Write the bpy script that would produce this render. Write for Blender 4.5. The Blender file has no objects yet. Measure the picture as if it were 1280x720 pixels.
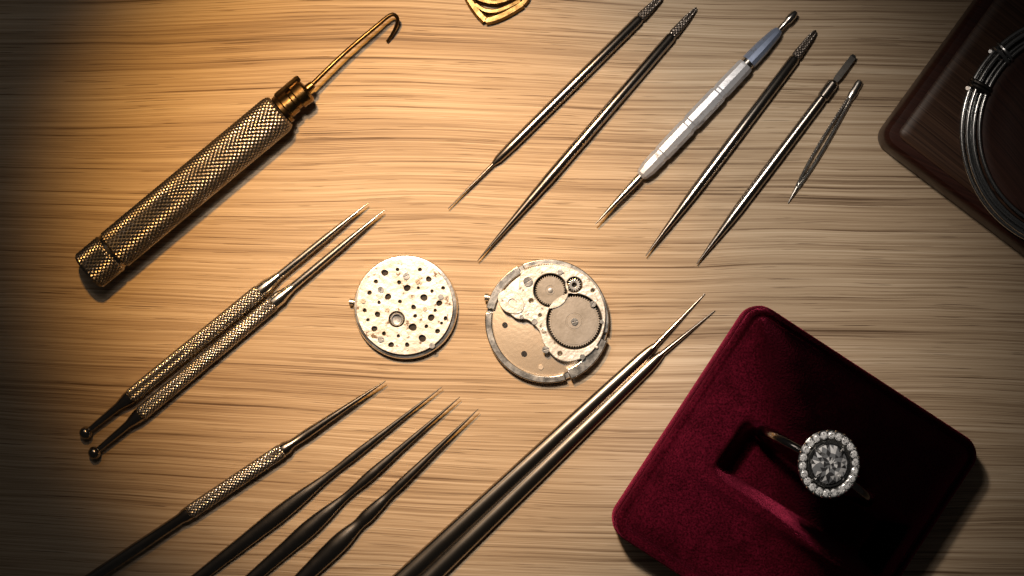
import bpy, math, random
from mathutils import Vector, Matrix
random.seed(7)
PI=math.pi
sc=bpy.context.scene
COL=sc.collection
LENS=70.0
D=12.8*LENS/36.0

def W(px,py,z=0.0):
    k=(D-z)/D*0.01
    return Vector(((px-640)*k,(360-py)*k,z))

# ------------------------------------------------------------------ materials
def newmat(name):
    m=bpy.data.materials.new(name); m.use_nodes=True
    nt=m.node_tree; b=nt.nodes['Principled BSDF']
    return m,nt,b
def nd(nt,t,**kw):
    n=nt.nodes.new(t)
    for k,v in kw.items(): setattr(n,k,v)
    return n
def ramp(nt,src,stops):
    r=nt.nodes.new('ShaderNodeValToRGB')
    e=r.color_ramp.elements
    e[0].position=stops[0][0]; e[0].color=(*stops[0][1],1)
    e[1].position=stops[-1][0]; e[1].color=(*stops[-1][1],1)
    for p,c in stops[1:-1]:
        x=e.new(p); x.color=(*c,1)
    nt.links.new(src,r.inputs['Fac'])
    return r
def metal(name,c1,c2,rough=0.28,rough2=0.5,scale=3.0,lo=0.4,hi=0.7,bump=0.0,fine=0.0,metallic=1.0,speck=None):
    m,nt,b=newmat(name); L=nt.links.new
    tc=nd(nt,'ShaderNodeTexCoord')
    n=nd(nt,'ShaderNodeTexNoise'); n.inputs['Scale'].default_value=scale; n.inputs['Detail'].default_value=8; n.inputs['Roughness'].default_value=.65
    L(tc.outputs['Object'],n.inputs['Vector'])
    r=ramp(nt,n.outputs['Fac'],[(lo,c1),(hi,c2)])
    colout=r.outputs['Color']
    b.inputs['Metallic'].default_value=metallic
    if speck:
        n2=nd(nt,'ShaderNodeTexNoise'); n2.inputs['Scale'].default_value=speck[1]; n2.inputs['Detail'].default_value=5; n2.inputs['Roughness'].default_value=.7
        L(tc.outputs['Object'],n2.inputs['Vector'])
        r2=ramp(nt,n2.outputs['Fac'],[(speck[2],(0,0,0)),(speck[3],(1,1,1))])
        mx=nd(nt,'ShaderNodeMix',data_type='RGBA'); L(r2.outputs['Color'],mx.inputs[0]); L(colout,mx.inputs[6]); mx.inputs[7].default_value=(*speck[0],1)
        colout=mx.outputs[2]
        ml=nd(nt,'ShaderNodeMath',operation='MULTIPLY_ADD'); L(r2.outputs['Color'],ml.inputs[0]); ml.inputs[1].default_value=-.5*metallic; ml.inputs[2].default_value=metallic
        L(ml.outputs[0],b.inputs['Metallic'])
    L(colout,b.inputs['Base Color'])
    mr=nd(nt,'ShaderNodeMapRange'); L(n.outputs['Fac'],mr.inputs['Value'])
    mr.inputs['From Min'].default_value=lo; mr.inputs['From Max'].default_value=hi
    mr.inputs['To Min'].default_value=rough; mr.inputs['To Max'].default_value=rough2
    L(mr.outputs[0],b.inputs['Roughness'])
    if bump>0:
        n3=nd(nt,'ShaderNodeTexNoise'); n3.inputs['Scale'].default_value=fine or 30; n3.inputs['Detail'].default_value=4
        L(tc.outputs['Object'],n3.inputs['Vector'])
        bp=nd(nt,'ShaderNodeBump'); bp.inputs['Strength'].default_value=bump; bp.inputs['Distance'].default_value=.02
        L(n3.outputs['Fac'],bp.inputs['Height']); L(bp.outputs[0],b.inputs['Normal'])
    return m

STEEL=metal('dark_polished_steel',(.36,.33,.30),(.22,.195,.175),.19,.27,1.2)
TWEEZ=metal('polished_dark_steel',(.38,.335,.285),(.24,.205,.17),.20,.27,1.2)
STEEL2=metal('bright_steel',(.58,.56,.53),(.36,.33,.30),.20,.32,2)
BLACK=metal('glossy_blackened_steel',(.31,.285,.26),(.15,.135,.12),.20,.32,2.5)
KNURL=metal('knurled_steel',(.48,.46,.44),(.22,.20,.18),.27,.45,6)
KNURLH=metal('knurled_handle_steel',(.36,.335,.31),(.14,.12,.10),.27,.45,3)
KNURLD=metal('knurled_dark_steel',(.24,.215,.195),(.11,.095,.085),.3,.5,6)
ALU=metal('whitish_aluminium',(.72,.75,.81),(.48,.51,.58),.38,.54,4,bump=.15,fine=12,metallic=.55,speck=((.30,.30,.32),7,.59,.68))
ALUB=metal('bluish_aluminium',(.38,.47,.68),(.24,.30,.44),.36,.5,4,bump=.12,fine=12,metallic=.65,speck=((.2,.22,.27),9,.60,.68))
BRASS=metal('aged_bronze',(.25,.165,.07),(.085,.05,.022),.22,.42,4,bump=.15,fine=13)
BRASSD=metal('dark_antique_brass',(.15,.098,.042),(.055,.033,.016),.24,.45,3,bump=.1,fine=11)
GOLD=metal('dull_gold',(.25,.165,.062),(.065,.038,.016),.22,.42,5,bump=.1,fine=11)
MOVE=metal('tarnished_nickel',(.84,.85,.85),(.58,.56,.52),.42,.6,5,bump=.45,fine=16,metallic=.45,speck=((.19,.13,.09),9,.575,.635))
MOVE2=metal('movement_plate_nickel',(.78,.78,.77),(.52,.50,.47),.4,.6,4,bump=.4,fine=20,metallic=.45,speck=((.16,.14,.12),9,.58,.64))
BEIGE=metal('warm_beige_plate',(.60,.52,.43),(.46,.385,.31),.42,.6,2.5,bump=.15,fine=20,metallic=.45)
RIM=metal('polished_rim',(.80,.79,.77),(.52,.50,.47),.22,.4,6,bump=.06,fine=16)
WHEEL=metal('matte_grey_wheel_metal',(.35,.33,.31),(.26,.245,.225),.5,.62,5,bump=.1,fine=25,metallic=.35)
DARK=metal('painted_recess_shade',(.03,.022,.016),(.013,.01,.008),.6,.8,5,metallic=.2)  # near-black colour stands in for shade in the watch holes and wheel recesses
SILVER=metal('silver',(.88,.88,.87),(.66,.65,.64),.13,.25,5)
WIRE=metal('silver_wire',(.66,.67,.67),(.36,.36,.36),.2,.34,4)
BAND=metal('thin_silver_band',(.30,.27,.26),(.20,.18,.17),.12,.22,5)

def dia(name,col,rough,met):
    m,nt,b=newmat(name)
    b.inputs['Base Color'].default_value=(*col,1)
    b.inputs['Metallic'].default_value=met
    b.inputs['Roughness'].default_value=rough
    b.inputs['Coat Weight'].default_value=1; b.inputs['Coat Roughness'].default_value=.04; b.inputs['Coat IOR'].default_value=2.2
    return m
DL=dia('diamond_painted_bright',(.95,.97,1.0),.15,.12)  # bright, grey and dark facet colours imitate reflections inside the stones
DM=dia('diamond_painted_grey',(.36,.38,.41),.15,.4)
DD=dia('diamond_painted_dark',(.09,.092,.10),.08,.5)

def velvet(name,k=1.0,shade_tilt=True):
    # pile normals tilted to the lamps left, away right: shade built into the surface
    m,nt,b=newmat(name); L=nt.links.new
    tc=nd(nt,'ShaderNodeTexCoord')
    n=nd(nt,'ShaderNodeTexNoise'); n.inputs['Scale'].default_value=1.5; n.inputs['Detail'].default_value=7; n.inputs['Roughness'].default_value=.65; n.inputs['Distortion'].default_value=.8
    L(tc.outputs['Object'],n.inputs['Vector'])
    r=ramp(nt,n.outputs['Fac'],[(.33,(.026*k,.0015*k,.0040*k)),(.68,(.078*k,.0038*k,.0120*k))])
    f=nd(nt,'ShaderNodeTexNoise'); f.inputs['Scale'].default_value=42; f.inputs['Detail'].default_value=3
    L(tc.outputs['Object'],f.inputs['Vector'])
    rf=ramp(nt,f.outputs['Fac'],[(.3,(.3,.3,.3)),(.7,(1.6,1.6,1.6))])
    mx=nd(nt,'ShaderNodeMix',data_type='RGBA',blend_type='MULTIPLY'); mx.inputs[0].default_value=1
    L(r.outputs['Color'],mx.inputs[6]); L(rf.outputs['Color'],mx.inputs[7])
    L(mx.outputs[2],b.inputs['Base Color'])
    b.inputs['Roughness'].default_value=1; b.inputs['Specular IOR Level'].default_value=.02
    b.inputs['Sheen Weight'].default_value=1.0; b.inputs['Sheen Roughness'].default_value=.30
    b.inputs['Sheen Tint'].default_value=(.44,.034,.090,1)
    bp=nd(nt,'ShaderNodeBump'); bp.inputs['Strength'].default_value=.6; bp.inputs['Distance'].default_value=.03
    L(f.outputs['Fac'],bp.inputs['Height'])
    if shade_tilt:
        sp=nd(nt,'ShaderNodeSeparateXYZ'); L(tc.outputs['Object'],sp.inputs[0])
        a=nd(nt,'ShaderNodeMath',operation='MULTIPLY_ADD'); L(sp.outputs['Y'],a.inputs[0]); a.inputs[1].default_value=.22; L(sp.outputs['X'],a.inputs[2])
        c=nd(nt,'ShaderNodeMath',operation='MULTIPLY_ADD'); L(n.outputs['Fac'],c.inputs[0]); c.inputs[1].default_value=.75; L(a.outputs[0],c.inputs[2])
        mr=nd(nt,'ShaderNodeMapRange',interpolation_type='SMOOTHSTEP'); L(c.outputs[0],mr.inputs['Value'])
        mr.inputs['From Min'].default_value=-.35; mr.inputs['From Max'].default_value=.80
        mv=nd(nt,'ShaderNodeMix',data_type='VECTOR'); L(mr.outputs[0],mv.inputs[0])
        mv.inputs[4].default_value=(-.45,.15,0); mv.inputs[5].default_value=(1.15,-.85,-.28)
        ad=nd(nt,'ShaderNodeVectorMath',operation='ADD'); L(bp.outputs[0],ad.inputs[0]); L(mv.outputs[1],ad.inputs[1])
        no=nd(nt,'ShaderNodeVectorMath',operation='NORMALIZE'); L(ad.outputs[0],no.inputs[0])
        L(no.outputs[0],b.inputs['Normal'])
    else: L(bp.outputs[0],b.inputs['Normal'])
    return m
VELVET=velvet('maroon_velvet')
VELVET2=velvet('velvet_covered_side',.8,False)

def wood(name,cols,rotz=0.0,sc_=1.0,bumpk=.35,rough=.5,warp=1.0):
    m,nt,b=newmat(name); L=nt.links.new
    tc=nd(nt,'ShaderNodeTexCoord')
    mp=nd(nt,'ShaderNodeMapping'); mp.inputs['Rotation'].default_value=(0,0,rotz); mp.inputs['Scale'].default_value=(sc_,sc_,sc_)
    L(tc.outputs['Object'],mp.inputs['Vector'])
    V=mp.outputs[0]
    def noise(vec,scale,detail=6,rough=.6):
        n=nd(nt,'ShaderNodeTexNoise'); n.inputs['Scale'].default_value=scale; n.inputs['Detail'].default_value=detail; n.inputs['Roughness'].default_value=rough
        L(vec,n.inputs['Vector']); return n.outputs['Fac']
    def mapn(vec,s,l=(0,0,0)):
        q=nd(nt,'ShaderNodeMapping'); q.inputs['Scale'].default_value=s; q.inputs['Location'].default_value=l; L(vec,q.inputs['Vector']); return q.outputs[0]
    def math_(op,a,b_,c=None):
        q=nd(nt,'ShaderNodeMath',operation=op)
        for i,v in enumerate((a,b_,c)):
            if v is None: continue
            if isinstance(v,(int,float)): q.inputs[i].default_value=v
            else: L(v,q.inputs[i])
        return q.outputs[0]
    w1=noise(mapn(V,(.08,.12,1)),1.0,1,.4)
    w2=noise(mapn(V,(.26,.6,1),(3,1,0)),1.0,2,.5)
    sp=nd(nt,'ShaderNodeSeparateXYZ'); L(V,sp.inputs[0])
    y=math_('MULTIPLY_ADD',w1,1.0*warp,sp.outputs['Y'])
    y=math_('MULTIPLY_ADD',w2,.15*warp,y)
    x=math_('MULTIPLY',sp.outputs['X'],.05)
    cb=nd(nt,'ShaderNodeCombineXYZ'); L(x,cb.inputs['X']); L(y,cb.inputs['Y'])
    G=cb.outputs[0]
    g1=noise(mapn(G,(2,2.4,1)),1.0,2,.5)
    g2=noise(mapn(G,(3.2,23,1),(1,5,0)),1.0,3,.7)
    g3=noise(mapn(G,(7,95,1)),1.0,3,.65)
    g4=noise(mapn(V,(.12,.2,1),(9,0,0)),1.0,2,.5)
    p=noise(mapn(G,(20,74,1),(4,4,0)),1.0,2,.5)
    s=math_('MULTIPLY',g1,.20); s=math_('MULTIPLY_ADD',g2,.42,s); s=math_('MULTIPLY_ADD',g3,.40,s); s=math_('MULTIPLY_ADD',g4,.10,s)
    r=ramp(nt,s,[(.45,cols[0]),(.52,cols[1]),(.58,cols[2]),(.66,cols[3])])
    pr=ramp(nt,p,[(.31,(.18,.12,.08)),(.345,(1,1,1))])
    g5=ramp(nt,g2,[(.345,(.34,.25,.17)),(.375,(1,1,1))])
    mx=nd(nt,'ShaderNodeMix',data_type='RGBA',blend_type='MULTIPLY'); mx.inputs[0].default_value=.8
    L(r.outputs['Color'],mx.inputs[6]); L(pr.outputs['Color'],mx.inputs[7])
    mx2=nd(nt,'ShaderNodeMix',data_type='RGBA',blend_type='MULTIPLY'); mx2.inputs[0].default_value=.72
    L(mx.outputs[2],mx2.inputs[6]); L(g5.outputs['Color'],mx2.inputs[7])
    L(mx2.outputs[2],b.inputs['Base Color'])
    b.inputs['Roughness'].default_value=rough
    b.inputs['Specular IOR Level'].default_value=.3
    bh=math_('MULTIPLY_ADD',pr.outputs['Color'],.5,s)
    bp=nd(nt,'ShaderNodeBump'); bp.inputs['Strength'].default_value=bumpk; bp.inputs['Distance'].default_value=.02
    L(bh,bp.inputs['Height']); L(bp.outputs[0],b.inputs['Normal'])
    return m
WOOD=wood('pale_oak',[(.19,.125,.074),(.365,.265,.170),(.48,.365,.248),(.62,.505,.37)],math.radians(1.5))
BOXWOOD=wood('dark_red_brown_wood',[(.020,.009,.005),(.040,.018,.010),(.062,.030,.017),(.10,.052,.031)],math.radians(37),.8,.15,.42)
REDWOOD=wood('dark_edge_wood',[(.018,.006,.004),(.028,.009,.006),(.038,.012,.008),(.052,.018,.012)],.4,1.0,.15,.32)
DISHM=wood('red_brown_leather',[(.022,.008,.005),(.035,.012,.008),(.045,.016,.010),(.06,.022,.014)],.9,.6,.2,.55)

# ------------------------------------------------------------------ builders
LOC={}
def thing(name,label,cat,loc,group=None):
    o=bpy.data.objects.new(name,None); COL.objects.link(o); o.location=loc; o.empty_display_size=.2
    o['label']=label; o['category']=cat
    if group: o['group']=group
    LOC[o]=Vector(loc); return o
def obj(name,verts,faces,mat,parent=None,smooth=True,ang=35):
    off=LOC.get(parent,Vector((0,0,0)))
    me=bpy.data.meshes.new(name)
    me.from_pydata([tuple(Vector(v)-off) for v in verts],[],faces)
    me.materials.append(mat)
    me.polygons.foreach_set('use_smooth',[smooth]*len(me.polygons))
    if smooth: me.set_sharp_from_angle(angle=math.radians(ang))
    me.update()
    o=bpy.data.objects.new(name,me); COL.objects.link(o)
    if parent: o.parent=parent; LOC[o]=off
    return o
def merge(*vf):
    V=[];F=[]
    for v,f in vf:
        n=len(V); V+=list(v); F+=[tuple(i+n for i in q) for q in f]
    return V,F
class Frame:
    def __init__(s,o,d):
        s.o=Vector(o); s.x=Vector(d).normalized(); s.y=Vector((0,0,1)).cross(s.x).normalized(); s.z=s.x.cross(s.y)
    def p(s,x,y,z): return s.o+s.x*x+s.y*y+s.z*z
def lathe(fr,prof,seg=24,phase=0,flat=1.0,wide=1.0):
    V=[];F=[]
    for (x,r) in prof:
        for j in range(seg):
            a=2*PI*j/seg+phase
            V.append(fr.p(x,math.cos(a)*r*wide,math.sin(a)*r*flat))
    n=len(prof)
    for i in range(n-1):
        for j in range(seg):
            k=(j+1)%seg
            F.append((i*seg+j,(i+1)*seg+j,(i+1)*seg+k,i*seg+k))
    F.append(tuple(range(seg))); F.append(tuple(reversed(range((n-1)*seg,n*seg))))
    return V,F
def knurl(fr,prof,pitch=5.0,amp=.9,chamf=2.5):
    pitch*=.01; amp*=.01; chamf*=.01
    rm=max(r for x,r in prof)
    n=max(8,round(2*PI*rm/pitch)); seg=n*6
    x0,x1=prof[0][0],prof[-1][0]
    pl=pitch*1.35
    m=max(4,int((x1-x0)/(pl/6)))
    def R(x):
        for (a,ra),(b,rb) in zip(prof,prof[1:]):
            if x<=b+1e-9: return ra+(rb-ra)*(x-a)/max(b-a,1e-9)
        return prof[-1][1]
    tri=lambda u:1-abs(2*(u-math.floor(u))-1)
    V=[];F=[]
    for i in range(m+1):
        x=x0+(x1-x0)*i/m
        e=min(x-x0,x1-x); c=max(0,1-e/chamf)
        for j in range(seg):
            a=2*PI*j/seg
            u=n*j/seg
            h=min(tri(u+x/pl),tri(u-x/pl),.75)/.75
            r=R(x)-amp*(1-h)-c*amp*1.5
            V.append(fr.p(x,math.cos(a)*r,math.sin(a)*r))
    for i in range(m):
        for j in range(seg):
            k=(j+1)%seg
            F.append((i*seg+j,(i+1)*seg+j,(i+1)*seg+k,i*seg+k))
    F.append(tuple(range(seg))); F.append(tuple(reversed(range(m*seg,(m+1)*seg))))
    return V,F
def vlathe(c,prof,seg=64):
    V=[];F=[]
    for (r,z) in prof:
        for j in range(seg):
            a=2*PI*j/seg
            V.append(Vector((c[0]+math.cos(a)*r,c[1]+math.sin(a)*r,z)))
    n=len(prof)
    for i in range(n-1):
        for j in range(seg):
            k=(j+1)%seg
            F.append((i*seg+j,i*seg+k,(i+1)*seg+k,(i+1)*seg+j))
    F.append(tuple(reversed(range(seg)))); F.append(tuple(range((n-1)*seg,n*seg)))
    return V,F
def catmull(P,n=8,closed=False):
    P=[Vector(p) for p in P]; out=[]
    N=len(P); rng=N if closed else N-1
    for i in range(rng):
        if closed: a,b,c,d=P[i-1],P[i],P[(i+1)%N],P[(i+2)%N]
        else: a,b,c,d=P[max(i-1,0)],P[i],P[i+1],P[min(i+2,N-1)]
        for k in range(n):
            t=k/n
            out.append(.5*((2*b)+(c-a)*t+(2*a-5*b+4*c-d)*t*t+(3*b-a-3*c+d)*t**3))
    if not closed: out.append(P[-1])
    return out
def tube(P,rad,seg=12,closed=False):
    n=len(P); V=[];F=[]
    up=Vector((0,0,1)); prev=None
    for i,p in enumerate(P):
        if closed: t=(P[(i+1)%n]-P[i-1]).normalized()
        else: t=(P[min(i+1,n-1)]-P[max(i-1,0)]).normalized()
        if prev is None:
            s=up.cross(t)
            if s.length<1e-3: s=Vector((1,0,0))
            s.normalize()
        else:
            s=(prev-t*prev.dot(t)).normalized()
        prev=s; u=t.cross(s)
        r=rad if isinstance(rad,(int,float)) else rad[0]+(rad[1]-rad[0])*i/(n-1)
        for j in range(seg):
            a=2*PI*j/seg; V.append(p+s*math.cos(a)*r+u*math.sin(a)*r)
    m=n if closed else n-1
    for i in range(m):
        for j in range(seg):
            k=(j+1)%seg; q=(i+1)%n
            F.append((i*seg+j,i*seg+k,q*seg+k,q*seg+j))
    if not closed:
        F.append(tuple(reversed(range(seg)))); F.append(tuple(range((n-1)*seg,n*seg)))
    return V,F
def plate(name,outer,holes,z0,z1,mat,parent,bev=.012):
    cu=bpy.data.curves.new('tmp','CURVE'); cu.dimensions='2D'; cu.fill_mode='BOTH'
    cu.extrude=max((z1-z0)/2-bev,.001); cu.bevel_depth=bev; cu.bevel_resolution=2; cu.offset=-bev
    def area(P): return sum(P[i-1][0]*P[i][1]-P[i][0]*P[i-1][1] for i in range(len(P)))
    def add(P,ccw):
        P=list(P)
        if (area(P)>0)!=ccw: P.reverse()
        s=cu.splines.new('POLY'); s.points.add(len(P)-1); s.use_cyclic_u=True
        for i,p in enumerate(P): s.points[i].co=(p[0],p[1],0,1)
    add(outer,True)
    for h in holes: add(h,False)
    t=bpy.data.objects.new('tmp',cu); COL.objects.link(t)
    dg=bpy.context.evaluated_depsgraph_get(); dg.update()
    me=bpy.data.meshes.new_from_object(t.evaluated_get(dg))
    bpy.data.objects.remove(t); bpy.data.curves.remove(cu)
    off=LOC.get(parent,Vector((0,0,0)))
    for v in me.vertices: v.co=v.co+Vector((0,0,(z0+z1)/2))-off
    me.name=name; me.materials.clear(); me.materials.append(mat)
    me.polygons.foreach_set('use_smooth',[True]*len(me.polygons)); me.set_sharp_from_angle(angle=math.radians(40))
    o=bpy.data.objects.new(name,me); COL.objects.link(o); o.parent=parent; LOC[o]=off
    return o
def circ(c,r,n=32): return [(c[0]+math.cos(2*PI*i/n)*r,c[1]+math.sin(2*PI*i/n)*r) for i in range(n)]
def rough_circ(c,r,n=16,k=.06):
    p1,p2=random.random()*6,random.random()*6
    P=[]
    for i in range(n):
        a=2*PI*i/n; q=r*(1+k*math.sin(2*a+p1)+k*.6*math.sin(3*a+p2))
        P.append((c[0]+math.cos(a)*q,c[1]+math.sin(a)*q))
    return P
def screw(name,c,r,z0,z1,mat,parent,ang=.6):
    V,F=vlathe(c,[(r,z0),(r,z0+(z1-z0)*.45),(r*.97,z0+(z1-z0)*.45)],24)
    parts=[(V,F)]
    g=.16
    for s in (1,-1):
        P=[]
        a0=math.asin(g)
        for i in range(11):
            a=a0+(PI-2*a0)*i/10
            x,y=math.cos(a)*r,math.sin(a)*r
            if s<0: x,y=-x,-y
            P.append((c[0]+x*math.cos(ang)-y*math.sin(ang),c[1]+x*math.sin(ang)+y*math.cos(ang)))
        n=len(P); vv=[Vector((*p,z0)) for p in P]+[Vector((*p,z1)) for p in P]
        ff=[(i,(i+1)%n,n+(i+1)%n,n+i) for i in range(n)]+[tuple(range(n,2*n))]
        parts.append((vv,ff))
    return obj(name,*merge(*parts),mat,parent)

def rest_line(pts,L):
    pts=sorted(set(pts)); hull=[]
    for p in pts:
        while len(hull)>=2 and (hull[-1][0]-hull[-2][0])*(p[1]-hull[-2][1])-(hull[-1][1]-hull[-2][1])*(p[0]-hull[-2][0])>=0: hull.pop()
        hull.append(p)
    m=0;mt=0
    for (a,ra),(b,rb) in zip(pts,pts[1:]):
        w=(b-a)*(ra+rb)**2/4; m+=w; mt+=w*(a+b)/2
    tc=mt/m
    for (a,ra),(b,rb) in zip(hull,hull[1:]):
        if a<=tc<=b: return ra,(rb-ra)/(b-a),a
    return hull[0][1],0,0
def tool(name,label,cat,butt,tip,sections,group=None):
    """sections: (part, kind, mat, [(t 0..1, r px)], opts)"""
    Lpx=math.hypot(tip[0]-butt[0],tip[1]-butt[1])
    pts=[(t*Lpx*.01,r*.01*o.get('flat',1)) for s in sections for (t,r) in s[3] for o in [s[4] if len(s)>4 else {}]]
    r0,b,a0=rest_line(pts,Lpx*.01)
    zb=r0-b*a0; zt=zb+b*Lpx*.01
    A=W(*butt,zb); B=W(*tip,zt)
    fr=Frame(A,B-A); k=(B-A).length
    th=thing(name,label,cat,(A.x,A.y,0),group)
    for s in sections:
        o=s[4] if len(s)>4 else {}
        prof=[(t*k,r*.01) for t,r in s[3]]
        if s[1]=='knurl': vf=knurl(fr,prof,o.get('pitch',5),o.get('amp',.9))
        else: vf=lathe(fr,prof,o.get('seg',24),o.get('phase',0),o.get('flat',1),o.get('wide',1))
        obj(s[0],*vf,s[2],th,smooth=o.get('smooth',True),ang=o.get('ang',35))
    return th,fr,k

# ------------------------------------------------------------------ table
tv=[(-22,-14,-.8),(22,-14,-.8),(22,14,-.8),(-22,14,-.8),(-22,-14,0),(22,-14,0),(22,14,0),(-22,14,0)]
t=obj('table_surface',tv,[(4,5,6,7),(3,2,1,0),(0,1,5,4),(1,2,6,5),(2,3,7,6),(3,0,4,7)],WOOD,None,False)
t['kind']='structure'

# ------------------------------------------------------------------ hook tool
H=tool('hook_tool','thick knurled steel handle with a bronze collar and thin wire hook, at the upper left','hook tool',(110,340),(351,139),[
 ('end_cap','knurl',KNURLH,[(0,25.5),(.012,26.5),(.125,26.5)],dict(pitch=5.2,amp=1.25)),
 ('groove_band','lathe',STEEL,[(.124,25.2),(.134,25.2)]),
 ('handle','knurl',KNURLH,[(.133,26.5),(.97,26),(1,24)],dict(pitch=5.4,amp=1.35)),
 ('neck_disc','lathe',BRASSD,[(1,17),(1.005,19.5),(1.02,19.5),(1.025,17)]),
 ('collar','lathe',BRASS,[(1.025,15.5),(1.06,15.5),(1.065,13.5),(1.08,13.5),(1.085,16),(1.125,16.5),(1.135,14),(1.14,6),(1.165,5),(1.17,3)]),
 ])
th,fr,k=H
obj('collar_lug',*lathe(Frame(fr.p(k*1.02,.17,.03),fr.x),[(0,.035),(.02,.045),(.36,.045),(.38,.03)],8),BRASSD,th)
wp=[fr.p(k*1.14,0,0),W(430,67,.23),W(470,33,.2),W(486,20,.18),W(493,18.5,.17),W(497,24,.15),W(495,33,.11),W(490,43,.07),W(484,52,.035)]
obj('wire_hook',*tube(catmull(wp,8),(.030,.018),12),BRASSD,th)

# ------------------------------------------------------------------ ball ended knurled probes
def ball_probe(label,butt,tip):
    L=math.hypot(tip[0]-butt[0],tip[1]-butt[1])
    ball=[((8+8*-math.cos(a))/L,max(.3,8*math.sin(a))) for a in [PI*i/10 for i in range(9)]]
    tool('knurled_probe',label,'probe',butt,tip,[
     ('ball_end','lathe',STEEL,ball),
     ('neck','lathe',STEEL,[(14/L,3.4),(.06,4),(.13,5.2),(.16,8.4),(.172,9)]),
     ('grip','knurl',KNURL,[(.172,9.4),(.625,9.8)],dict(pitch=4.0,amp=.95)),
     ('shoulder','lathe',STEEL2,[(.625,8.8),(.65,8.8),(.662,7),(.69,5)]),
     ('needle','lathe',STEEL2,[(.69,5),(.85,4.2),(.93,2.8),(1,.5)]),
    ],'ball ended knurled probes')
ball_probe('upper of two ball-ended knurled steel probes lying side by side',(101,546),(460,254))
ball_probe('lower of two ball-ended knurled steel probes lying side by side',(112,571),(480,263))

# ------------------------------------------------------------------ lower left fine tools
tool('knurled_scriber','dark scriber with a short knurled grip mid-length, leftmost tool along the bottom edge','scriber',(40,773),(482,476),[
 ('shaft','lathe',BLACK,[(0,7.6),(.3,7.6),(.42,7),(.435,8.8),(.445,8.8)]),
 ('grip','knurl',KNURL,[(.445,9.4),(.71,9.4)],dict(pitch=4.2,amp=1.0)),
 ('needle','lathe',BLACK,[(.71,8.4),(.72,8.6),(.735,5.6),(.78,6),(.86,4.2),(.95,2.2),(1,.6)]),
])
def smooth_prof(P,n=5):
    V=[Vector((x,r,0)) for x,r in P]
    return [(p.x,p.y) for p in catmull(V,n)]
def leaf(label,butt,tip,prof):
    tip_p=[(prof[-1][0]+(1-prof[-1][0])*f,r) for f,r in ((.3,3.2),(.7,1.7),(1,.4))]
    tool('needle_graver',label,'graver',butt,tip,[
      ('blade','lathe',BLACK,smooth_prof(prof),dict(seg=24,smooth=True,ang=60,flat=.62)),
      ('point','lathe',BLACK,[prof[-1]]+tip_p,dict(seg=14,flat=.62,ang=60)),
    ],'leaf shaped gravers at the bottom edge')
leaf('dark leaf-bladed graver next to the knurled scriber, leftmost of the three',(165,787),(553,483),[(0,6.4),(.2,7.4),(.36,9),(.47,10.2),(.54,8.8),(.61,5.6),(.66,4.4),(.71,4.9),(.76,4.5)])
leaf('dark leaf-bladed graver, middle one of the three at the bottom edge',(238,790),(575,496),[(0,6.4),(.15,7.4),(.33,9),(.43,10.6),(.50,8.8),(.56,5.4),(.60,4.8),(.66,6.2),(.71,5.6),(.77,4.2)])
leaf('dark leaf-bladed graver, rightmost of the three and nearest the long tweezers',(303,795),(598,511),[(0,7.4),(.2,8.8),(.36,11.4),(.43,11),(.49,7.4),(.53,8.4),(.58,7),(.62,5.2),(.68,5.4),(.77,4.2)])

# ------------------------------------------------------------------ tweezers
tw=thing('tweezers','long dark steel tweezers with two needle tips, left of the red ring box','tweezers',(*W(440,798,0).xy,0))
nx,ny=.677,.735
for s,tip in ((-1,(881,367)),(1,(894,388))):
    a=(430+nx*12.0*s,808+ny*12.0*s); b=(823+nx*6.6*s,437+ny*6.6*s)
    A=W(*a,.09); B=W(*b,.055); fr=Frame(A,B-A); k=(B-A).length
    obj('arm',*lathe(fr,[(0,.128),(.25*k,.118),(.6*k,.101),(.85*k,.082),(.955*k,.074),(.98*k,.062),(1*k,.04)],32,0,.66),TWEEZ,tw)
    T=W(*tip,.02); f2=Frame(B,T-B); k2=(T-B).length
    obj('tip',*lathe(f2,[(-.05,.032),(.1*k2,.032),(.5*k2,.022),(k2,.005)],14),STEEL,tw)
A=W(430,808,.10); B=W(823,437,.065); fr=Frame(A,B-A)
obj('joint_block',*lathe(fr,[(-.3,.08),(-.26,.10),(.3,.10),(.34,.08)],24,0,1,2.5),TWEEZ,tw)

# ------------------------------------------------------------------ upper row tools
tool('needle_tool','dark steel needle tool with a stepped thin point, leftmost of the upper row','needle tool',(827,-4),(560,261),[
 ('cap','knurl',KNURLD,[(0,3.5),(.05,5.5),(.1,6.6)],dict(pitch=3.6,amp=.8)),
 ('shaft','lathe',STEEL,[(.1,5),(.11,6.4),(.4,6.6),(.62,6.4),(.70,6.2),(.765,5.0),(.79,2.4)]),
 ('needle','lathe',STEEL,[(.79,2.3),(.9,1.6),(1,.5)]),
])
tool('needle_tool','long dark steel needle tool with tapering point, second from left in the upper row','needle tool',(871,9),(597,326),[
 ('cap','knurl',KNURLD,[(0,1.6),(.05,4.8),(.11,6.4)],dict(pitch=3.6,amp=.8)),
 ('shaft','lathe',STEEL,[(.11,5),(.12,6.6),(.5,7),(.68,6.8),(.70,6.2),(.76,5.4)]),
 ('needle','lathe',STEEL,[(.76,5.4),(.85,3.4),(.94,1.9),(1,.5)]),
])
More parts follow.
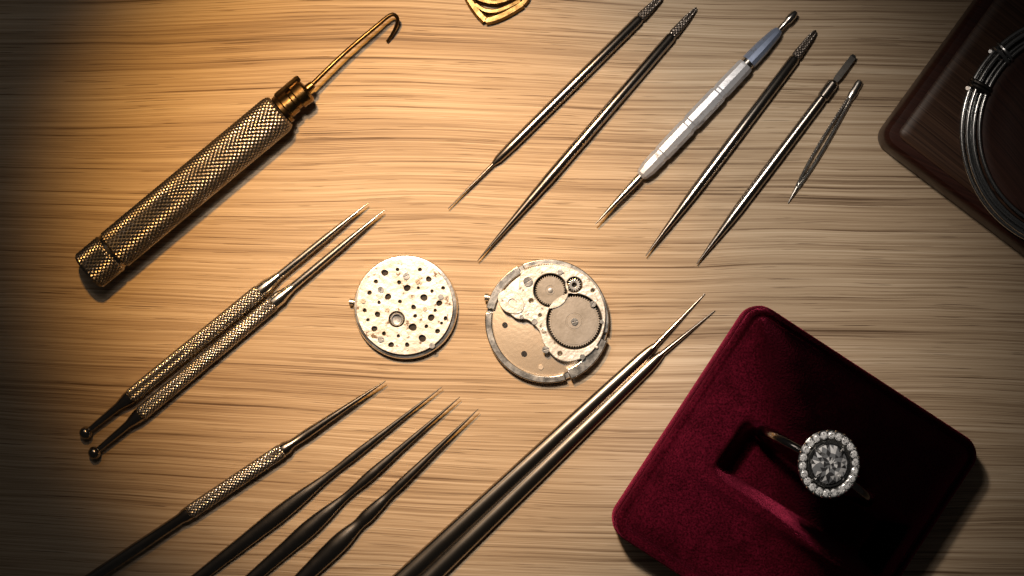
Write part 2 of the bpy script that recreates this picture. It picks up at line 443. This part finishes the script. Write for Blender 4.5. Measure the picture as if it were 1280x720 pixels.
PEN=[('top_stem','lathe',STEEL2,[(0,3),(.015,5),(.04,5),(.05,3.4),(.085,3.6)]),
 ('upper_barrel','lathe',ALUB,[(.085,5),(.10,7),(.17,9.4),(.235,10)],dict(seg=10,smooth=True,ang=20)),
 ('joint_ring','lathe',STEEL2,[(.235,8.5),(.25,8.5)]),
 ('barrel','lathe',ALU,[(.25,10),(.26,11),(.37,11.4),(.375,10.4),(.385,10.4),(.39,11.8),(.52,12),(.525,10.8),(.54,10.8),(.545,12),(.665,11.6),(.67,10.6),(.68,10.6),(.685,11.2),(.735,10.6),(.765,8.2),(.775,5)],dict(seg=10,phase=.3,smooth=True,ang=20)),
 ('point','lathe',STEEL2,[(.775,4.6),(.80,5),(.86,4),(.93,2.6),(1,.7)])]
tool('pin_pusher','pale silvery faceted pen-like tool with a bluish upper end, in the upper row','pin pusher',(995,15),(744,280),PEN)
tool('needle_tool','dark steel needle tool directly right of the pale silvery pen-like tool','needle tool',(1020,38),(807,320),[
 ('cap','knurl',KNURLD,[(0,2.2),(.03,4.5),(.12,6.6)],dict(pitch=3.6,amp=.8)),
 ('shaft','lathe',STEEL,[(.12,5.2),(.13,6.8),(.5,7.2),(.70,6.6),(.78,5.4)]),
 ('needle','lathe',STEEL,[(.78,5.4),(.88,3.4),(1,.6)]),
])
tool('needle_tool','steel needle tool with a flat squared head, beside the small split pick','needle tool',(1068,69),(871,330),[
 ('flat_head','lathe',STEEL2,[(0,3.4),(.01,5.2),(.10,5.8),(.125,4.6)],dict(seg=4,phase=.785,smooth=False,flat=.6)),
 ('collar','lathe',BLACK,[(.125,4.6),(.135,7.2),(.20,7.4),(.205,6),(.215,6)]),
 ('shaft','lathe',STEEL,[(.215,6.4),(.5,6.8),(.74,6.4),(.80,5.4)]),
 ('needle','lathe',STEEL,[(.80,5.4),(.9,3.2),(1,.7)]),
])
tp=tool('small_pick','short slim silvery split pick with a small rounded head, rightmost of the upper row','pick',(1076,100),(985,254),[
 ('head','lathe',STEEL2,[(0,1.5),(.01,4),(.035,5),(.07,4.6),(.09,5.4),(.12,5.2),(.15,4.4)],dict(flat=.7)),
 ('tip','lathe',STEEL2,[(.84,3.6),(.92,2.4),(1,.5)],dict(flat=.7)),
])
th,fr,k=tp
for s in (1,-1):
    P=[fr.p(k*t_,s*o_,0) for t_,o_ in ((.13,.018),(.22,.022),(.38,.032),(.54,.038),(.68,.034),(.80,.022),(.87,.012))]
    obj('prong',*tube(catmull(P,6),.0235,10),STEEL2,th)

# ------------------------------------------------------------------ left watch plate
c=W(507,384,.1); lm=thing('watch_plate','round pale speckled watch plate pierced by many small dark holes','watch plate',(c.x,c.y,0),'round watch parts in the middle')
obj('base_disc',*vlathe(c,[(.60,0),(.64,.02),(.65,.06),(.645,.10),(.635,.115),(.59,.12)],96),RIM,lm)
obj('hole_shade_disc',*vlathe(c,[(.57,.118),(.57,.126)],64),DARK,lm)
holes=[(496,399,8.6),(481,341,3.6),(514,329,2.4),(499,353,2.2),(536,349,3),(462,366,2.4),(485,371,3.4),(509,360,3.6),(530,372,3.8),(549,379,3.2),(472,393,3),(517,384,2.6),(539,397,3.6),(557,398,2.2),(468,411,3.2),(516,409,4.2),(489,431,3),(509,431,2.4),(528,423,4),(547,414,2.6),(456,388,2.2),(554,360,2),(497,337,1.8),(480,417,2.2),(525,337,2),(470,352,2.2),(544,388,1.8),(533,408,2),(500,377,2),(460,400,1.8),(519,395,2),(474,378,1.8),(540,364,1.8),(498,420,1.8),(523,360,1.6),(506,392,1.4),(552,404,1.6),(462,424,2)]
good=[]
for x,y,r in holes:
    if math.hypot(x-507,y-384)+r*1.35>57.5: continue
    if all(math.hypot(x-a,y-b)>(r+q)*1.3+1.8 for a,b,q in good): good.append((x,y,r))
hl=[(rough_circ(W(x,y,.16),r*.0112,16) if r<8 else circ(W(x,y,.16),r*.0118,28)) for x,y,r in good]
plate('face_plate',circ((c.x-.008,c.y+.012),.600,96),hl,.125,.175,MOVE,lm,.005)
q=W(496,399,.16)
obj('centre_tube',*vlathe(q,[(.082,.126),(.082,.17),(.073,.18),(.06,.18),(.055,.14),(.02,.138)],28),RIM,lm,ang=20)
for (x,y,r,a) in [(508,345,4.2,.4),(476,362,3.8,1.2),(551,371,3.4,2),(476,424,4,.2),(540,432,3.6,1.5),(522,352,3,.8),(454,376,3,2.6),(484,387,2.8,.3),(531,386,2.6,1)]:
    screw('screw',W(x,y,.18),r*.01,.173,.192,RIM if r>3 else BEIGE,lm,a)
f2=Frame(W(447,378,.07),Vector((-1,.08,0)))
obj('stem',*lathe(f2,[(0,.03),(.05,.03),(.055,.045),(.10,.045)],16),RIM,lm)

# ------------------------------------------------------------------ right movement
c=W(684,401,.1); rm=thing('watch_movement','open round watch movement with two flat grey wheels and a plain lower plate','watch movement',(c.x,c.y,0),'round watch parts in the middle')
C2=(c.x,c.y)
obj('main_plate',*vlathe(c,[(.70,0),(.76,.015),(.765,.06),(.755,.075),(.60,.075)],96),RIM,rm)
obj('lower_plate',*vlathe(c,[(.66,.074),(.685,.078),(.685,.098),(.67,.105)],96),BEIGE,rm)
def arc(cx,cy,r0,r1,a0,a1,n=40):
    P=[(cx+math.cos(a0+(a1-a0)*i/n)*r1,cy+math.sin(a0+(a1-a0)*i/n)*r1) for i in range(n+1)]
    Q=[(cx+math.cos(a0+(a1-a0)*i/n)*r0,cy+math.sin(a0+(a1-a0)*i/n)*r0) for i in range(n+1)]
    return P+Q[::-1]
R=math.radians
plate('rim_segment',arc(*C2,.67,.775,R(118),R(168)),[],.07,.16,RIM,rm,.01)
plate('rim_segment',arc(*C2,.70,.77,R(-12),R(114)),[],.07,.14,RIM,rm,.012)
plate('rim_segment',arc(*C2,.685,.775,R(172),R(288)),[],.07,.135,RIM,rm,.014)
plate('rim_segment',arc(*C2,.645,.785,R(292),R(342)),[],.07,.17,RIM,rm,.014)
def poly(pts,z,n=6): return [tuple(v.xy) for v in catmull([W(x,y,z) for x,y in pts],n,True)]
train=[(652,341),(675,332),(704,332),(733,345),(750,366),(757,392),(752,421),(736,443),(712,452),(694,447),(680,430),(673,412),(660,400),(645,398),(634,386),(636,368),(648,362)]
plate('train_bridge',poly(train,.21),[circ(W(688,363,.21),.212,40),circ(W(718,402,.21),.348,56),circ(W(718,356,.21),.10,28),circ(W(741,363,.21),.025,12),circ(W(700,442,.21),.03,12),circ(W(746,434,.21),.02,12),circ(W(664,376,.21),.03,12),circ(W(675,394,.21),.022,12)],.10,.215,MOVE2,rm,.01)
obj('recess_shade_disc',*vlathe(W(718,402,.1),[(.345,.104),(.345,.108)],48),DARK,rm)
obj('recess_shade_disc',*vlathe(W(688,363,.1),[(.208,.104),(.208,.108)],48),DARK,rm)
obj('recess_shade_disc',*vlathe(W(718,356,.1),[(.095,.104),(.095,.108)],24),DARK,rm)
cock=[(622,371),(632,362),(646,366),(655,378),(652,390),(640,392),(628,386)]
plate('balance_cock',poly(cock,.23),[circ(W(640,378,.23),.045,20)],.216,.235,MOVE2,rm,.006)
def gear(c,r,n,d):
    P=[]
    for i in range(n):
        for f,rr in ((0,r-d),(.3,r-d),(.5,r),(.75,r)):
            a=2*PI*(i+f)/n; P.append((c[0]+math.cos(a)*rr,c[1]+math.sin(a)*rr))
    return P
for (x,y,r,n) in ((718,402,.320,64),(688,363,.186,40)):
    p=W(x,y,.2)
    g=plate('wheel',gear(p,r,n,.016),[],.13,.186,WHEEL,rm,.004)
    obj('wheel_face',*vlathe(p,[(r*.90,.184),(r*.89,.193),(r*.34,.193),(r*.33,.187),(r*.29,.187),(r*.28,.195),(r*.1,.195)],64),WHEEL,g,ang=12)
screw('screw',W(718,402,.2),.045,.194,.214,RIM,rm,.3)
obj('wheel_hub',*vlathe(W(688,363,.2),[(.035,.194),(.03,.208),(.012,.21)],24),RIM,rm)
p=W(718,356,.2); plate('small_wheel',gear(p,.085,16,.02),[circ(p,.03,12)],.13,.19,RIM,rm,.004)
for (x,y,r,a) in [(660,352,6,.5),(741,380,3.8,1.1),(752,402,2.4,2),(682,437,4.4,.2),(668,402,3.6,1.7),(700,340,3.4,.1),(728,446,3.4,2.2),(652,396,2.6,.4)]:
    screw('screw',W(x,y,.22),r*.01,.213,.234,RIM,rm,a)
for (x,y,r,a) in [(631,406,3.4,.6),(655,442,3.6,1.4),(676,459,3,2.1)]:
    screw('screw',W(x,y,.11),r*.01,.103,.122,BEIGE if r<3.2 else STEEL,rm,a)
f2=Frame(W(614,372,.09),Vector((-1,.1,0)))
obj('stem',*lathe(f2,[(-.03,.035),(.03,.035),(.035,.05),(.08,.05)],16),RIM,rm)

# ------------------------------------------------------------------ ring box
DX=Vector((.837,-.547,0)); DY=Vector((.547,.837,0))
ZB=.85
bc=W(997,612,ZB); bx=thing('ring_box','square dark maroon velvet ring box with rounded corners and a slot holding the ring','ring box',(bc.x,bc.y,0))
def lp(u,v,z): return Vector((bc.x,bc.y,0))+DX*u+DY*v+Vector((0,0,z))
def rrect(h,r,n=10):
    P=[]
    for (sx,sy,a0) in ((1,1,0),(-1,1,PI/2),(-1,-1,PI),(1,-1,1.5*PI)):
        for i in range(n+1):
            a=a0+PI/2*i/n
            P.append((sx*(h-r)+math.cos(a)*r,sy*(h-r)+math.sin(a)*r))
    return P
HS=1.665
def shell(prof,rc):
    V=[];F=[];n=None
    for inset,z in prof:
        P=rrect(HS-inset,max(rc-inset,.05)); n=len(P)
        V+=[lp(x,y,z) for x,y in P]
    for i in range(len(prof)-1):
        for j in range(n):
            k=(j+1)%n; F.append((i*n+j,i*n+k,(i+1)*n+k,(i+1)*n+j))
    F.append(tuple(reversed(range(n)))); F.append(tuple(range((len(prof)-1)*n,len(prof)*n)))
    return V,F
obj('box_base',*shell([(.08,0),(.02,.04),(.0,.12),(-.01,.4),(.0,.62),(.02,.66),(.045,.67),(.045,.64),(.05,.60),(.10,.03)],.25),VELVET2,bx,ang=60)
N=260; HC=HS-.008; rc=.25
def sst(a,b,x):
    t=min(1,max(0,(x-a)/(b-a))); return t*t*(3-2*t)
def hgt(u,v):
    qx=abs(u)-(HC-rc); qy=abs(v)-(HC-rc)
    sd=math.hypot(max(qx,0),max(qy,0))+min(max(qx,qy),0)-rc
    bd=-sd
    bead=math.sqrt(max(0,1-((bd-.055)/.055)**2)) if bd<.11 else 0
    pad=math.sqrt(max(0,1-(1-min(1,max(0,bd-.10)/.30))**2))
    dome=.10*(1-(u/HC)**2)*(1-(v/HC)**2)
    z=.67+ .11*bead + .22*pad + dome*pad
    # the pad is split by a long soft slot; the half below it is rolled at its lip
    end=sst(-1.06,-.72,u)*(1-sst(1.15,1.40,u))
    lo=sst(-.42,-.26,v); hi=1-sst(.22,.46,v)
    lip=.10*math.exp(-((v+.50)/.075)**2)*sst(-1.30,-1.0,u)*(1-sst(1.0,1.35,u))
    z+=lip
    z-=.72*lo*hi*end
    z+=.012*math.sin(u*5+v*3)*math.sin(v*4.2-u*1.3)+.005*math.sin(u*13+1)*math.sin(v*11)
    return max(z,.06)
V=[];F=[]
for i in range(N+1):
    for j in range(N+1):
        u=(2*i/N-1)*HC; v=(2*j/N-1)*HC
        qx=abs(u)-(HC-rc); qy=abs(v)-(HC-rc)
        if qx>0 and qy>0:
            l=math.hypot(qx,qy)
            if l>rc:
                u=math.copysign(HC-rc+qx/l*rc,u); v=math.copysign(HC-rc+qy/l*rc,v)
        V.append(lp(u,v,hgt(u,v)))
for i in range(N):
    for j in range(N):
        a=i*(N+1)+j; F.append((a,a+N+1,a+N+2,a+1))
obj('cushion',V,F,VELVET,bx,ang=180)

# ------------------------------------------------------------------ ring
rc0=W(1017,583,.80); RR=.80
rg=thing('diamond_ring','round halo diamond ring on a thin polished band standing in the velvet slot','ring',(rc0.x,rc0.y,0))
lean=Vector((DY.x*.10,DY.y*.10,1)).normalized()
V=[];F=[];ns=120;ms=12
for i in range(ns):
    a=2*PI*i/ns
    rad=DX*math.cos(a)+lean*math.sin(a)
    side=DX.cross(lean).normalized()
    hw=.034+.030*abs(math.cos(a)); ht=.036
    for j in range(ms):
        b=2*PI*j/ms
        V.append(rc0+rad*(RR+math.cos(b)*ht)+side*math.sin(b)*hw)
for i in range(ns):
    for j in range(ms):
        k=(j+1)%ms; q=(i+1)%ns
        F.append((i*ms+j,i*ms+k,q*ms+k,q*ms+j))
obj('band',V,F,BAND,rg,ang=180)
HC_=rc0+lean*(RR+.06)
hd=W(1036,580,HC_.z+.1)
up=(lean*.97+DX*.06-DY*.06).normalized()
hx=(DX-up*DX.dot(up)).normalized(); hy=up.cross(hx)
# turn the head so that its long axis runs up the picture
hx,hy=(hx*.84-hy*-.54).normalized(),(hy*.84+hx*-.54*-1*-1).normalized()
hx=(Vector((1,0,0))-up*up.x).normalized(); hy=up.cross(hx)
SX,SY=.90,.98
def hp(a,r,z): return hd+hx*math.cos(a)*r*SX+hy*math.sin(a)*r*SY+up*z
def hlathe(prof,seg=40):
    V=[];F=[]
    for r,z in prof:
        for j in range(seg): V.append(hp(2*PI*j/seg,r,z))
    n=len(prof)
    for i in range(n-1):
        for j in range(seg):
            k=(j+1)%seg; F.append((i*seg+j,i*seg+k,(i+1)*seg+k,(i+1)*seg+j))
    F.append(tuple(reversed(range(seg)))); F.append(tuple(range((n-1)*seg,n*seg)))
    return V,F
obj('halo_setting',*hlathe([(.10,-.22),(.16,-.14),(.38,-.05),(.405,-.02),(.405,.0),(.39,.008),(.33,.0),(.29,-.02),(.26,-.06),(.1,-.08)],60),SILVER,rg)
obj('inner_bezel',*hlathe([(.24,-.05),(.276,.0),(.270,.025),(.248,.025),(.235,.0),(.1,-.02)],48),SILVER,rg,ang=25)
def brilliant(cx,cy,cz,r,nf=8,rot=0):
    ring=lambda rr,z,n,o:[(cx+math.cos(2*PI*(i+o)/n+rot)*rr,cy+math.sin(2*PI*(i+o)/n+rot)*rr,cz+z) for i in range(n)]
    g=ring(r,0,nf*2,0); m=ring(r*.80,r*.16,nf,.5); t_=ring(r*.60,r*.26,nf,0); cu=[(cx,cy,cz-r*.5)]
    V=g+m+t_+cu; F=[]
    G=nf*2; M=G+nf
    for i in range(nf):
        j=(i+1)%nf
        F.append((2*i,2*i+1,G+i)); F.append((2*i+1,(2*i+2)%G,G+i))
        F.append((2*i,G+i,M+i)); F.append((G+i,(2*i+2)%G,M+j)); F.append((G+i,M+j,M+i))
    s=len(V); V+=[(cx,cy,cz+r*.24)]
    inn=len(V); V+=[(cx+math.cos(2*PI*(i+.5)/nf+rot)*r*.40,cy+math.sin(2*PI*(i+.5)/nf+rot)*r*.40,cz+r*.25) for i in range(nf)]
    in2=len(V); V+=[(cx+math.cos(2*PI*(i)/nf+rot)*r*.20,cy+math.sin(2*PI*(i)/nf+rot)*r*.20,cz+r*.235) for i in range(nf)]
    for i in range(nf):
        j=(i+1)%nf
        F.append((M+i,M+j,inn+i)); F.append((M+j,inn+j,inn+i))
        F.append((inn+i,inn+j,in2+j)); F.append((inn+i,in2+j,in2+i)); F.append((in2+i,in2+j,s))
    for i in range(G): F.append(((i+1)%G,i,M+nf))
    return V,F
def place(vf):
    V,F=vf; return [hd+hx*x*SX+hy*y*SY+up*z for x,y,z in V],F
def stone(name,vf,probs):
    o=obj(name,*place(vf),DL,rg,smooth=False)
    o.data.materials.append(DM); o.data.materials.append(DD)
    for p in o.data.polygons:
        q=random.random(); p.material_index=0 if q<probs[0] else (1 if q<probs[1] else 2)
    return o
stone('centre_stone',brilliant(0,0,.03,.232,14,.2),(.22,.68))
for i in range(22):
    a=2*PI*i/22+.05
    stone('halo_stone',brilliant(math.cos(a)*.345,math.sin(a)*.345,.014,.047,8,random.random()*3),(.74,.90))
for i in range(22):
    a=2*PI*(i+.5)/22+.05
    obj('bead_prong',*lathe(Frame(hp(a,.392,.0),up),[(0,.018),(.02,.018),(.032,.010)],8),SILVER,rg)
for i in range(4):
    a=PI/4+i*PI/2
    obj('claw',*tube([hp(a,.258,-.04),hp(a,.25,.04),hp(a,.215,.075),hp(a,.19,.08)],.016,8),SILVER,rg)

# ------------------------------------------------------------------ wooden box upper right
ZT=.55
u1=Vector((.586,.810,0)); u2=Vector((.797,-.604,0))
cn=W(1094,174,.3)
wb=thing('wooden_box','dark brown wooden box with a rounded corner and edge, at the upper right corner','wooden box',(cn.x,cn.y,0))
def wl(a,b,z): return Vector((cn.x,cn.y,0))+u1*a+u2*b+Vector((0,0,z))
def rr2(x0,x1,y0,y1,r,n=10):
    P=[]
    for (cx,cy,a0) in ((x1-r,y1-r,0),(x0+r,y1-r,PI/2),(x0+r,y0+r,PI),(x1-r,y0+r,1.5*PI)):
        for i in range(n+1):
            a=a0+PI/2*i/n; P.append((cx+math.cos(a)*r,cy+math.sin(a)*r))
    return P
def slab(prof,A,B,rc):
    V=[];F=[]
    for ins,z in prof:
        P=rr2(ins,A-ins,ins,B-ins,max(rc-ins,.04)); n=len(P); V+=[wl(x,y,z) for x,y in P]
    for i in range(len(prof)-1):
        for j in range(n):
            k=(j+1)%n; F.append((i*n+j,(i+1)*n+j,(i+1)*n+k,i*n+k))
    F.append(tuple(range(n))); F.append(tuple(reversed(range((len(prof)-1)*n,len(prof)*n))))
    return V,F
obj('box_body',*slab([(.05,0),(0,.04),(0,ZT-.14),(.02,ZT-.09),(.06,ZT-.055),(.12,ZT-.05)],4.4,4.6,.2),REDWOOD,wb)
obj('lid_panel',*slab([(.16,ZT-.06),(.16,ZT-.02),(.19,ZT),(.3,ZT)],4.4,4.6,.26),BOXWOOD,wb)

cc=W(1350,166,.6)
rcs=thing('round_case','round case with stacked silver wire rings around a red-brown centre, on the wooden box','round case',(cc.x,cc.y,ZT))
obj('dish',*vlathe(cc,[(1.16,ZT),(1.20,ZT+.03),(1.20,ZT+.08),(1.15,ZT+.10),(1.1,ZT+.09),(.9,ZT+.12),(.3,ZT+.14)],96),DISHM,rcs)
for i,(r,dz,dx,dy,wr) in enumerate([(1.44,.032,0,0,.030),(1.365,.032,.012,.02,.030),(1.29,.032,-.005,-.01,.028),(1.405,.095,.02,-.015,.028),(1.245,.085,.01,.015,.024)]):
    P=[Vector((cc.x+dx+math.cos(2*PI*k/128)*r,cc.y+dy+math.sin(2*PI*k/128)*r*(1+.006*(i%3)),ZT+dz+(.006*math.sin(k/128*2*PI*2+i) if i>2 else 0))) for k in range(128)]
    obj('wire_ring',*tube(P,wr,14,True),WIRE,rcs)
def twist(a0,a1,turns):
    P=[]
    for i in range(turns*14+1):
        t_=i/(turns*14); a=a0+(a1-a0)*t_; ph=2*PI*turns*t_
        r=1.345+math.cos(ph)*.135; z=ZT+.075+math.sin(ph)*.09
        P.append(Vector((cc.x+math.cos(a)*r,cc.y+math.sin(a)*r,max(z,ZT+.024))))
    return P
obj('wire_binding',*tube(twist(R(133),R(138),2),.024,8),WIRE,rcs)
obj('wire_binding',*tube(twist(R(154),R(158.5),2),.026,8),BLACK,rcs)

# ------------------------------------------------------------------ gold clasp at top
bq=thing('brass_clasp','small dark golden ribbed clasp cut off by the top edge of the picture','clasp',(*W(620,-20).xy,0))
for P,z,r,nm in (([(574,-50),(580,-20),(586,-2),(596,14),(607,26)],.055,.055,'frame_side'),([(607,26),(620,23),(637,15),(653,5)],.055,.055,'frame_end'),([(653,5),(660,-8),(664,-50)],.055,.048,'frame_side'),
                 ([(594,6),(606,13),(620,14),(634,9),(650,1)],.075,.036,'rib'),([(588,-6),(604,1),(620,3),(637,-2),(657,-11)],.085,.036,'rib'),([(584,-19),(602,-12),(620,-10),(640,-15),(660,-25)],.085,.036,'rib')):
    obj(nm,*tube(catmull([W(x,y,z) for x,y in P],6),r,6),GOLD,bq,ang=25)

# ------------------------------------------------------------------ light
w=bpy.data.worlds.new('World'); sc.world=w; w.use_nodes=True
bg=w.node_tree.nodes['Background']; bg.inputs[0].default_value=(.85,.80,.75,1); bg.inputs[1].default_value=.014
def lamp(kind,name,loc,target,energy,color,**kw):
    l=bpy.data.lights.new(name,kind); l.energy=energy; l.color=color
    for k,v in kw.items(): setattr(l,k,v)
    o=bpy.data.objects.new(name,l); COL.objects.link(o); o.location=loc
    o.rotation_euler=(Vector(target)-Vector(loc)).to_track_quat('-Z','Y').to_euler()
    return o
lamp('SPOT','warm_desk_lamp',(-4.0,8.5,15),W(455,280),13500,(1,.51,.12),spot_size=R(31),spot_blend=.9,shadow_soft_size=.5)
lamp('SPOT','neutral_lamp',(-3,8,19),W(715,385),15000,(1,.875,.74),spot_size=R(33),spot_blend=1.0,shadow_soft_size=.8)
lamp('SPOT','wide_dim_lamp',(-2,7,20),W(770,450),2200,(1,.89,.80),spot_size=R(42),spot_blend=1.0,shadow_soft_size=1.2)
lamp('SPOT','added_velvet_spot',(-6,2,10),W(880,540),2600,(1,.88,.84),spot_size=R(13),spot_blend=1.0,shadow_soft_size=.5)  # added spot, only brightens the left half of the velvet
lamp('AREA','added_soft_light',(-9,10,13),W(640,360),110,(1,.9,.8),shape='RECTANGLE',size=7,size_y=3)  # added area light for highlight lines along the metal tools

cam=bpy.data.cameras.new('Camera'); cam.lens=LENS; cam.sensor_width=36; cam.clip_end=200
co=bpy.data.objects.new('Camera',cam); COL.objects.link(co); co.location=(0,0,D)
sc.camera=co
sc.view_settings.view_transform='Standard'; sc.view_settings.look='None'; sc.view_settings.exposure=0
